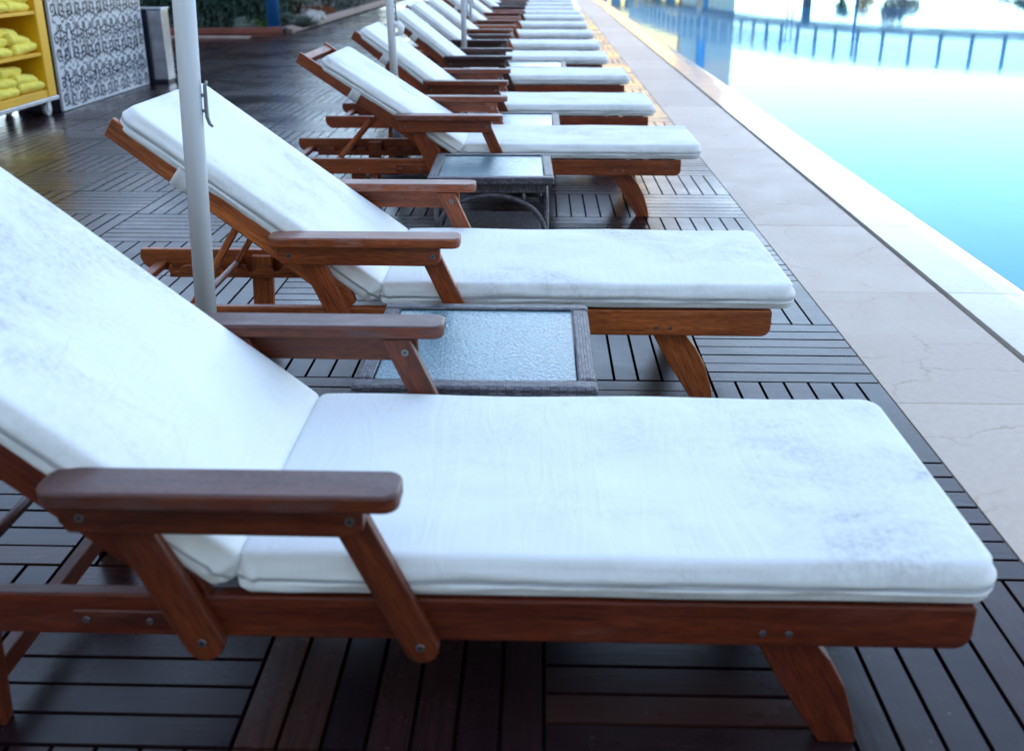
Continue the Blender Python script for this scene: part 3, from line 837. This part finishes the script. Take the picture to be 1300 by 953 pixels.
# printed board / counter
pb = tag(empty('counter', (CX, 8.37, 0)), 'tall white counter front printed with dark scrolls, beside the yellow trolley', 'counter')
MB().box((-.40, 0, .0), (-.026, 1.94, 1.25), .004).build('body', NAVY, pb)
front = MB().box((-.025, -.004, .004), (0, 1.944, 1.25), .003).build('printed_front', BOARD, pb)
sc = MB()
def ribbon(pts, w0, w1, wm=None):
    n = len(pts)
    if any(not (.015 < p[0] < 1.925 and .02 < p[1] < 1.19) for p in pts): return
    b = len(sc.v)
    for i, p in enumerate(pts):
        q = pts[min(i+1, n-1)]; o = pts[max(i-1, 0)]; d = Vector((q[0]-o[0], q[1]-o[1])); d.normalize()
        t = i/(n-1); w = 2.0*(w0 + (w1-w0)*t)*(.35 + .65*math.sin(math.pi*min(1, max(0, .08+.88*t))))
        sc.v += [(.0007, p[0]-d.y*w, p[1]+d.x*w), (.0007, p[0]+d.y*w, p[1]-d.x*w)]
    for i in range(n-1): sc.face([b+2*i, b+2*i+1, b+2*i+3, b+2*i+2], [(0,0)]*4)
def spiral(cx, cz, r, a0, turns, m, w, tail=None):
    n = 26; P = []
    for i in range(n):
        t = i/(n-1); a = R(a0) + m*turns*2*math.pi*t; rr = r*(1-.86*t)
        P.append((cx + rr*math.cos(a), cz + rr*math.sin(a)))
    if tail: P = [tail] + [((tail[0]+P[0][0])/2 + m*.012, (tail[1]+P[0][1])/2)] + P
    ribbon(P, w, w*.9)
rs = random.Random(12)
UW, UH, KS, KW = .30, .36, 1.04, 2.0
for ci in range(-1, 9):
    for ri in range(-1, 5):
        ox = ci*UW + (UW/2 if ri % 2 else 0) + rs.uniform(-.012, .012); oz = ri*UH - .01 + rs.uniform(-.01, .01)
        for m in (1, -1):
            def Q(x, z): return (ox + m*x*KS, oz + z*KS)
            def sp(x, z, r, a0, tn, dirn, w):
                P = []
                for i in range(26):
                    t = i/25; a = R(a0) + dirn*tn*2*math.pi*t; rr = r*(1-.84*t); P.append(Q(x + rr*math.cos(a), z + rr*math.sin(a)))
                ribbon(P, w, w*.8)
            sp(.068, .095, .052, -120, 1.45, 1, .0062)
            sp(.075, .215, .046, 130, 1.4, -1, .0058)
            sp(.030, .290, .030, 60, 1.3, 1, .0048)
            sp(.118, .155, .026, -60, 1.2, -1, .0042)
            sp(.125, .300, .027, 200, 1.25, 1, .0045)
            ribbon([Q(.004 + .034*math.sin(t/9*3.0), .01 + .15*t/9) for t in range(10)], .005, .003)
            ribbon([Q(.008 + .016*math.sin(t/9*6.3), .15 + .12*t/9) for t in range(10)], .005, .003)
            ribbon([Q(.02 + .1*t/9, .012 + .03*math.sin(t/9*3.1)) for t in range(10)], .0045, .003)
            ribbon([Q(.14 - .02*math.sin(t/9*3.1), .04 + .09*t/9) for t in range(10)], .0055, .003)
            ribbon([Q(.14 - .035*math.sin(t/9*3.1), .18 + .10*t/9) for t in range(10)], .005, .003)
            for (lx, lz, la, ll) in ((.022, .20, 70, .035), (.05, .255, 20, .03), (.10, .045, 40, .035), (.04, .155, 120, .03), (.1, .26, -30, .028), (.09, .335, 80, .022), (.055, .33, 30, .022), (.02, .06, 100, .03), (.125, .235, 100, .025)):
                d = (math.cos(R(la)), math.sin(R(la))); ribbon([Q(lx + d[0]*ll*t/5, lz + d[1]*ll*t/5 + .004*math.sin(t)) for t in range(6)], .0075, .0035)
for _ in range(420):
    y0 = rs.uniform(.03, 1.9); z0 = rs.uniform(.03, 1.15); la = rs.uniform(0, 360); ll = rs.uniform(.02, .045); cv = rs.uniform(-60, 60)
    P = [(y0, z0)]
    for t in range(6):
        P.append((P[-1][0] + ll/6*math.cos(R(la)), P[-1][1] + ll/6*math.sin(R(la)))); la += cv/2
    ribbon(P, .0045, .0025)
sc.build('scroll_ornament', INK, front)
MB().box((-.42, -.02, 1.2505), (.02, 1.96, 1.29), .006).build('counter_top', NAVY, pb)
# bin
bn = tag(empty('waste_bin', (-4.20, 10.42, 0)), 'stainless steel box bin standing behind the patterned counter', 'bin')
MB().box((0, 0, .03), (.235, .20, .715), .006).build('door', NAVY, bn)
MB().box((.2355, 0, .03), (.385, .20, .715), .006, seg=2).build('body', STEEL, bn)
MB().box((-.01, -.012, .716), (.395, .212, .735), .005).build('lid', STEEL, bn)
MB().box((.01, .01, 0), (.375, .19, .0295), .002).build('plinth', NAVY, bn)

# ------------------------------------------------------------------ planting
def leaves(mb, center, rad, n, size, elong=1.0, droop=0.0, seed=0, shell=.55):
    rnd = random.Random(seed)
    lobes = [(Vector((rnd.uniform(-.6,.6)*rad[0], rnd.uniform(-.6,.6)*rad[1], rnd.uniform(-.5,.6)*rad[2])), rnd.uniform(.35,.62)) for _ in range(9)]
    for _ in range(n):
        lo, ls = rnd.choice(lobes)
        d = Vector((rnd.gauss(0,1), rnd.gauss(0,1), rnd.gauss(0,1))).normalized()*(shell + (1-shell)*rnd.random()**.5)
        p = Vector(center) + lo + Vector((d.x*rad[0]*ls, d.y*rad[1]*ls, d.z*rad[2]*ls))
        if p.z < .01: p.z = .01 + rnd.random()*.1
        a = Vector((rnd.gauss(0,1), rnd.gauss(0,1), rnd.gauss(0,.7) - droop*3)).normalized()
        t = a.cross(Vector((rnd.gauss(0,1), rnd.gauss(0,1), rnd.gauss(0,1)))).normalized()
        l = size*elong*rnd.uniform(.6,1.3); w_ = size*rnd.uniform(.3,.55)
        q = [p, p + a*l*.5 + t*w_*.5, p + a*l, p + a*l*.5 - t*w_*.5]
        b = len(mb.v); mb.v += [tuple(v) for v in q]; mb.face([b,b+1,b+2,b+3], [(0,0)]*4)
def shrub(name, loc, rad, n, size, mat, lab, cat, elong=1.6, droop=0, seed=0, stem=True, group=None):
    root = empty(name, (loc[0], loc[1], 0))
    mb = MB(); leaves(mb, (0, 0, loc[2]), rad, n, size, elong, droop, seed)
    mb.build('foliage', mat, root)
    if stem:
        st = MB(); rnd = random.Random(seed+5)
        for k in range(5):
            a = rnd.uniform(0, 6.28); st.tube([(0,0,0), (math.cos(a)*rad[0]*.2, math.sin(a)*rad[1]*.2, loc[2]*.5), (math.cos(a)*rad[0]*.55, math.sin(a)*rad[1]*.55, loc[2]+rad[2]*.3)], [.03, .02, .008], 7)
        st.build('stem', BARK, root)
    return tag(root, lab, cat, group)
def weeping(loc, r, h, n, seed, lab):
    root = empty('weeping_conifer', (loc[0], loc[1], .05)); rnd = random.Random(seed)
    mb = MB()
    for k in range(n):
        a = rnd.uniform(0, 2*math.pi); r0 = rnd.uniform(.1, .8)*r; z0 = rnd.uniform(.5, 1)*h
        out = rnd.uniform(.1, .45)*r; ln = rnd.uniform(.5, 1.1)*z0
        prev = None
        for i in range(7):
            t = i/6; rr = r0 + out*math.sin(t*1.7); z = max(.02, z0 + .08*math.sin(t*3) - ln*t**1.4)
            p = Vector((rr*math.cos(a), rr*math.sin(a), z))
            if prev is not None:
                for m_ in range(3):
                    q = prev.lerp(p, rnd.random()); dd = Vector((rnd.gauss(0,.35), rnd.gauss(0,.35), -1)).normalized()*rnd.uniform(.05,.12)
                    tt_ = dd.cross(Vector((math.cos(a+rnd.random()), math.sin(a), .2))).normalized()*rnd.uniform(.006,.014)
                    b = len(mb.v); mb.v += [tuple(q-tt_), tuple(q+dd*.5-tt_*1.5), tuple(q+dd), tuple(q+dd*.5+tt_*1.5)]; mb.face([b,b+1,b+2,b+3], [(0,0)]*4)
            prev = p
    mb.build('crown', LDARK, root)
    MB().tube([(0,0,0), (.03,0,h*.5), (0,.02,h*.95)], [.07,.05,.015], 9).build('trunk', BARK, root)
    return tag(root, lab, 'tree', 'weeping conifers behind the timber kerb')
weeping((-6.75, 18.3), .8, 3.6, 1500, 1, 'dark weeping conifer behind the steel bin, leftmost of the planting')
weeping((-5.75, 18.2), .75, 4.0, 1600, 2, 'dark weeping conifer directly right of the nearest umbrella pole')
weeping((-5.05, 18.6), .7, 3.5, 1500, 3, 'dark weeping conifer left of the blue post')
shrub('leafy_shrub', (-4.75, 20.0, .7), (.75, .8, .75), 3800, .06, LMID, 'mid-green leafy shrub just right of the blue post', 'shrub', seed=4)
shrub('leafy_shrub', (-5.9, 20.6, .9), (1.4, .9, 1.0), 4500, .07, LMID, 'mid-green shrub in the second row behind the weeping conifers', 'shrub', seed=14)
shrub('dark_shrub', (-5.0, 24.5, .9), (1.1, 1.2, .95), 5000, .07, LDARK, 'dense dark shrub beyond the rust-leaved ground plants', 'shrub', seed=5)
shrub('leafy_shrub', (-5.1, 28.0, 1.0), (1.0, 1.8, 1.0), 5000, .08, LMID, 'bright green shrub farthest along the bed edge', 'shrub', seed=6)
shrub('dark_shrub', (-7.6, 25.0, 1.2), (1.8, 2.5, 1.3), 5000, .10, LDARK, 'broad dark shrub at the back of the bed', 'shrub', seed=7)
shrub('cushion_plant', (-4.95, 17.62, .11), (.26, .22, .15), 1500, .035, LSILV, 'small rounded grey-green plant behind the timber kerb, left of the blue post', 'plant', seed=8, stem=False)
shrub('cushion_plant', (-4.72, 17.75, .10), (.30, .2, .12), 1300, .035, LMID, 'low green plant at the foot of the blue post', 'plant', seed=9, stem=False)
shrub('rust_ground_plant', (-4.75, 21.6, .13), (.4, .8, .15), 1600, .06, LRUST, 'low rust-brown plant along the bed edge', 'plant', seed=10, stem=False)
shrub('added_hedge', (-7.6, 7.0, 1.9), (1.1, 7.5, 2.3), 9000, .22, LDARK, 'tall dark hedge added out of view behind the trolley to darken the deck reflections', 'hedge', seed=21)  # unseen hedge, added to darken what the left of the deck mirrors
# rosette (agave-like) at the corner
def rosette(loc, r, n, lab, seed):
    root = empty('rosette_plant', (loc[0], loc[1], loc[2])); rnd = random.Random(seed); mb = MB()
    for k in range(n):
        a = k*2.399; e = .25 + 1.1*(k/n); l = r*(1-.35*k/n)
        d = Vector((math.cos(a)*math.cos(e), math.sin(a)*math.cos(e), math.sin(e))); t = Vector((-math.sin(a), math.cos(a), 0))
        b = len(mb.v); pts = []
        for i, (u_, w_) in enumerate(((0, .035), (.35, .05), (.7, .035), (1, .002))):
            c = d*l*u_ + Vector((0,0,-.12*l*u_*u_)); mb.v += [tuple(c - t*w_), tuple(c + Vector((0,0,-.012))), tuple(c + t*w_)]
        for i in range(3):
            for j in range(2): mb.face([b+i*3+j, b+i*3+j+1, b+i*3+j+4, b+i*3+j+3], [(0,0)]*4, True)
    mb.build('leaf_rosette', LSILV, root)
    return tag(root, lab, 'plant')
rosette((-4.02, 17.55, .10), .36, 60, 'silvery rosette plant spilling over the corner where the timber kerb ends', 3)
rosette((-4.45, 18.3, .12), .30, 50, 'smaller silvery rosette plant behind the corner one', 4)
def rock(loc, r, seed, lab):
    bm = bmesh.new(); bmesh.ops.create_icosphere(bm, subdivisions=3, radius=1)
    for v in bm.verts:
        k = 1 + .35*noise.noise(v.co*1.4 + Vector((seed, 0, 0))) + .12*noise.noise(v.co*4 + Vector((0, seed, 0)))
        v.co = Vector((v.co.x*r[0]*k, v.co.y*r[1]*k, v.co.z*r[2]*k))
    mb = MB(); mb.frombm(bm, smooth=False); o = mb.build('rock', ROCK, None, loc)
    tag(o, lab, 'rock', 'pale rocks in the flower bed')
rock((-4.28, 19.2, .14), (.20, .25, .13), 1, 'pale rock in the bed, nearest behind the rosette plants')
rock((-4.45, 19.9, .16), (.22, .2, .15), 2, 'pale rock in the bed, left of the rust-leaved plant')
rock((-4.38, 20.5, .12), (.16, .2, .10), 3, 'smallest pale rock touching the rust-leaved plant')
# yellow flower head behind the bin
fl = tag(empty('yellow_flower', (-6.10, 17.5, .05)), 'single yellow-orange flower head between the bin and the nearest pole', 'flower')
MB().tube([(0,0,0), (.01,0,.2), (0,0,.33)], .006, 6).build('stalk', LMID, fl)
mb = MB(); leaves(mb, (0,0,.36), (.09,.09,.06), 260, .03, 1.3, 0, 3, .2); mb.build('petals', LORNG, fl)
# kerbs
kb = tag(empty('timber_kerb', (-6.6, 16.62, 0)), 'red-brown timber kerb across the front of the planting bed', 'kerb')
mb = MB().prism([(0, .0), (1.0, -.03), (1.85, .10), (2.35, .42), (2.30, .56), (1.82, .30), (1.0, .17), (0, .18)], .045, .135, .006, plane='XY'); mb.build('top_beam', REDW, kb)
mb = MB().prism([(0, .03), (1.0, 0), (1.85, .13), (2.33, .45), (2.27, .54), (1.82, .27), (1.0, .14), (0, .15)], .0, .044, .003, plane='XY'); mb.build('lower_beam', REDW, kb)
MB().box((0, -.30, .001), (1.95, -.035, .03), .004, M=Matrix.Translation((0,0,0))).build('front_sill', SILL, kb)
ek = tag(empty('bed_edging', (BX, 17.6, 0)), 'long double edging strip running away beside the flower bed', 'kerb')
MB().box((-.02, 0, .001), (.05, 26, .06), .005).build('outer_strip', SILL, ek)
MB().box((-.13, .0, .001), (-.022, 26, .10), .006).build('inner_strip', SILL, ek)
# blue post
bp = tag(empty('blue_post', (-4.49, 17.45, 0)), 'blue round metal post standing in the planting bed', 'post')
MB().tube([(0,0,.07), (0,0,2.6)], .105, 28).build('shaft', BLUE, bp)
MB().tube([(0,0,.07), (0,0,.10)], .15, 28).build('foot_plate', BLUE, bp)

# ------------------------------------------------------------------ far end, seen mirrored in the pool
pts = [Vector(p) for p in ((27, 36.2), (21, 35.8), (16.5, 36.6), (11.9, 40.0), (8.6, 47.3), (6.9, 56), (5.6, 68))]
def catmull(P, n=14):
    o = []
    for i in range(len(P)-1):
        p0 = P[max(i-1,0)]; p1 = P[i]; p2 = P[i+1]; p3 = P[min(i+2, len(P)-1)]
        for k in range(n):
            t = k/n; o.append(.5*((2*p1) + (p2-p0)*t + (2*p0-5*p1+4*p2-p3)*t*t + (3*p1-p0-3*p2+p3)*t**3))
    o.append(P[-1]); return o
path = catmull(pts)
br = tag(empty('footbridge', (16.5, 36.6, 0)), 'curved footbridge with blue railing, seen mirrored across the far pool water', 'bridge')
O2 = Vector((16.5, 36.6))
ZB = 1.50
mb = MB(); m = len(path)
nrm = []
for i in range(m):
    t = (path[min(i+1,m-1)] - path[max(i-1,0)]).normalized(); nrm.append(Vector((-t.y, t.x)))
for i in range(m):
    c = path[i]-O2; n_ = nrm[i]
    for (s_, z) in ((0, ZB-.28), (0, ZB), (-1.6, ZB), (-1.6, ZB-.28)):
        p = c + n_*s_; mb.v.append((p.x, p.y, z))
for i in range(m-1):
    for k in range(4): k2 = (k+1) % 4; mb.face([i*4+k, i*4+k2, i*4+4+k2, i*4+4+k], [(0,0)]*4)
mb.face([0,1,2,3], [(0,0)]*4); mb.face([(m-1)*4+k for k in (3,2,1,0)], [(0,0)]*4)
mb.build('bridge_deck', BRIDGE, br)
# posts every 1.05 m
acc = 0; nxt = .3; plist = []
for i in range(1, m):
    seg = (path[i]-path[i-1]).length
    while acc + seg >= nxt:
        t = (nxt-acc)/seg; plist.append((path[i-1].lerp(path[i], t), nrm[i])); nxt += 1.06
    acc += seg
for (p, n_) in plist:
    c = p - O2 - n_*.05
    MB().box((c.x-.055, c.y-.055, ZB+.001), (c.x+.055, c.y+.055, ZB+1.08), .004).build('railing_post', RAILB, br)
rl = MB(); wi = MB()
rail = [Vector((p.x-O2.x-n_.x*.05, p.y-O2.y-n_.y*.05)) for p, n_ in plist]
rl.tube([(p.x, p.y, ZB+1.10) for p in rail], .016, 8); rl.tube([(p.x, p.y, ZB+.10) for p in rail], .015, 8)
rl.build('handrail', RAILB, br)
for k in range(15): wi.tube([(p.x, p.y, ZB+.15+.062*k) for p in rail], .010, 4)
for a, b in zip(rail[:-1], rail[1:]):
    for k in range(1, 16):
        q = a.lerp(b, k/16); wi.tube([(q.x, q.y, ZB+.1), (q.x, q.y, ZB+1.08)], .011, 4)
wi.build('mesh_infill', RAILB, br)
for (x, y) in ((22, 34.9+1.2), (10.6, 41.6), (7.7, 50.5), (6.0, 62)):
    MB().box((x-16.5-.15, y-36.6-.15+.5, -.02), (x-16.5+.15, y-36.6+.15+.5, ZB-.281), .01).build('bridge_pier', BRIDGE, br)

def wing(name, x0, x1, y0, y1, h, wall, lab, floors, cols, low, cat='building'):
    root = empty(name, ((x0+x1)/2, y0, 0)); w2 = (x1-x0)/2
    MB().box((-w2, 0, -.05), (w2, y1-y0, h), .02).build('wall', wall, root)
    MB().box((-w2-.15, -.15, h+.002), (w2+.15, y1-y0+.15, h+.35), .03).build('parapet', wall, root)
    return tag(root, lab, cat), w2
g, w2 = wing('ochre_building', 3.2, 9.75, 74, 88, 13, GOLD, 'sunlit ochre building mirrored golden in the water along the coping', 4, 5, 1)
MB().box((-w2+.01, -.06, 0), (w2-.01, -.003, 2.3), .01).build('blue_shopfront', BGLASS, g)
for i in range(7):
    x = -w2 + .5 + i*.95
    MB().box((x, -.32, 0.01), (x+.28, -.065, 2.6 + .35*(i % 3)), .02).build('pilaster', GOLD, g)
MB().box((-w2, -1.1, 2.2), (w2, -.33, 2.32), .01).build('awning', BLUE, g)
t_, w2 = wing('tan_building', 9.77, 13.45, 73, 90, 12.5, TAN, 'tan building with a blue column, mirrored in the water right of the ochre one', 3, 3, 1)
MB().box((-w2+.1, -.06, 0), (w2-.05, -.003, 5.6), .01).build('glass_front', PGLASS, t_)
MB().tube([(-.4, -.45, 0), (-.4, -.45, 6.2)], .30, 20).build('column', BLUE, t_)
for i in range(9):
    x = -w2 + .25 + i*.4
    MB().box((x, -.085, 0), (x+.05, -.0605, 5.6), .004).build('mullion', RAILB, t_)
# odds and ends beyond the pool end
shrub('round_bush', (12.75, 37.4, .50), (.80, .7, .62), 2600, .09, LDRY, 'round brown bush mirrored in the water at the top right', 'shrub', seed=31)
shrub('flowering_bush', (11.35, 37.2, .35), (.35, .35, .5), 1300, .07, LORNG, 'orange flowering bush mirrored beside the blue lamp post', 'shrub', seed=32)
shrub('dark_bush', (16.6, 36.0, .22), (1.1, .6, .3), 2400, .08, LSILV, 'low grey-green bush mirrored at the top right corner of the water', 'shrub', seed=33)
shrub('green_bush', (10.7, 37.6, .35), (.30, .35, .45), 1100, .07, LMID, 'small green bush mirrored left of the blue lamp post', 'shrub', seed=34)
for (x, y, h, r, mt, lab) in ((11.05, 37.0, 2.0, .05, BLUE, 'blue lamp post mirrored upright in the far water'), (8.72, 37.2, 1.5, .025, RAILB, 'left one of two thin posts mirrored close together'), (8.90, 37.2, 1.5, .025, RAILB, 'right one of two thin posts mirrored close together')):
    p = tag(empty('garden_post', (x, y, 0)), lab, 'post')
    MB().tube([(0,0,-.03), (0,0,h)], r, 14).build('shaft', mt, p)
    MB().tube([(0,0,h), (0,0,h+.03), (0,0,h+.1)], [r*1.3, r*2.2, r*1.2], 14).build('cap', mt, p)

def tree(loc, h, r, n, seed, lab):
    root = empty('added_tree', (loc[0], loc[1], -.03)); rnd = random.Random(seed)
    cr = MB(); tr = MB(); tr.tube([(0,0,0), (.1,.05,h*.3), (-.05,.1,h*.6), (0,0,h*.85)], [.22,.17,.11,.03], 10)
    for k in range(9):
        a = rnd.uniform(0, 6.28); zz = h*rnd.uniform(.35,.85); rr = r*rnd.uniform(.3,.75)
        e = (math.cos(a)*rr, math.sin(a)*rr, zz+h*.08)
        tr.tube([(0,0,zz-h*.15), (e[0]*.5, e[1]*.5, zz-.02*h), e], [.08,.05,.015], 6)
        leaves(cr, e, (r*.6, r*.6, h*.2), n//9, .2, 1.5, 0, seed*10+k, .3)
    leaves(cr, (0,0,h*.3), (r*.9, r*.9, h*.28), n//3, .2, 1.5, 0, seed*10+11, .3)
    cr.build('crown', LDARK, root); tr.build('trunk', BARK, root)
    return tag(root, lab, 'tree', 'unseen broadleaf trees added beyond the terrace')
for i, (x, y, h, r, lab) in enumerate(((-13, 44, 8.5, 3.6, 'leftmost unseen tree, added past the planting bed to darken deck reflections'), (-7.5, 47, 9.5, 3.8, 'tallest unseen tree, added past the planting bed to darken deck reflections'), (-2.2, 50, 8, 3.2, 'unseen tree added past the far end of the loungers to darken deck reflections'))):
    tree((x, y), h, r, 5200, 50+i, lab)  # unseen trees, added to block the low sky mirrored in the far deck

# unseen cream building added behind the camera to put the terrace in shade
ht = tag(empty('shade_building', (-6, -14, 0)), 'long cream building added out of view behind the viewer to shade the terrace', 'building')
HH = 18.0
MB().box((-55, -14, -.05), (55, 0, HH), .03).build('wall', CREAM, ht)
MB().box((-55.3, -14.3, HH+.002), (55.3, .3, HH+.4), .03).build('parapet', CREAM, ht)
w0 = None
for fl_ in range(4):
    for k in range(22):
        if w0 is None:
            w0 = MB().box((-1.2, .002, 0), (1.2, .06, 2.1), .01).build('window', WINDOW, ht); o = w0
        else: o = w0.copy(); COL.objects.link(o); o.parent = ht
        o.location = (-52 + k*4.95, 0, .9 + fl_*3.6)

# ------------------------------------------------------------------ light, sky, camera
SUN_EL, SUN_AZ = 15.5, 185.0      # azimuth from +Y
wd = bpy.data.worlds.new('World'); scene.world = wd; wd.use_nodes = True
nt = wd.node_tree; nt.nodes.clear()
sky = N(nt, 'ShaderNodeTexSky', sky_type='NISHITA'); sky.sun_disc = False
sky.sun_elevation = R(SUN_EL); sky.sun_rotation = R(SUN_AZ); sky.air_density = .85; sky.dust_density = .2; sky.ozone_density = 1.6
bg = N(nt, 'ShaderNodeBackground', Strength=.15); wo = N(nt, 'ShaderNodeOutputWorld')
hs = N(nt, 'ShaderNodeHueSaturation', Saturation=.76); L(nt, sky.outputs[0], hs.inputs['Color']); L(nt, hs.outputs[0], bg.inputs[0]); L(nt, bg.outputs[0], wo.inputs[0])
sl = bpy.data.lights.new('sun', 'SUN'); sl.energy = 2.0; sl.angle = R(.5); sl.color = (1, .80, .56)
so = bpy.data.objects.new('sun', sl); COL.objects.link(so)
a = R(SUN_AZ); e = R(SUN_EL)
d = Vector((math.sin(a)*math.cos(e), math.cos(a)*math.cos(e), math.sin(e)))
so.rotation_euler = d.to_track_quat('Z', 'Y').to_euler(); so.location = (0, -20, 30)

cam = bpy.data.cameras.new('camera'); co = bpy.data.objects.new('camera', cam); COL.objects.link(co)
co.location = (0, 0, 1.21); co.rotation_euler = (R(90-20.9919), 0, R(1.5655))
cam.sensor_fit = 'HORIZONTAL'; cam.sensor_width = 36; cam.lens = 36*1264/1300
cam.shift_y = -45.5/1300; cam.clip_end = 3000; cam.clip_start = .05
cam.dof.use_dof = True; cam.dof.focus_distance = 2.95; cam.dof.aperture_fstop = 3.6
scene.camera = co
scene.view_settings.view_transform = 'Standard'; scene.view_settings.look = 'None'
scene.view_settings.exposure = 2.33; scene.view_settings.gamma = 1
scene.render.engine = 'CYCLES'
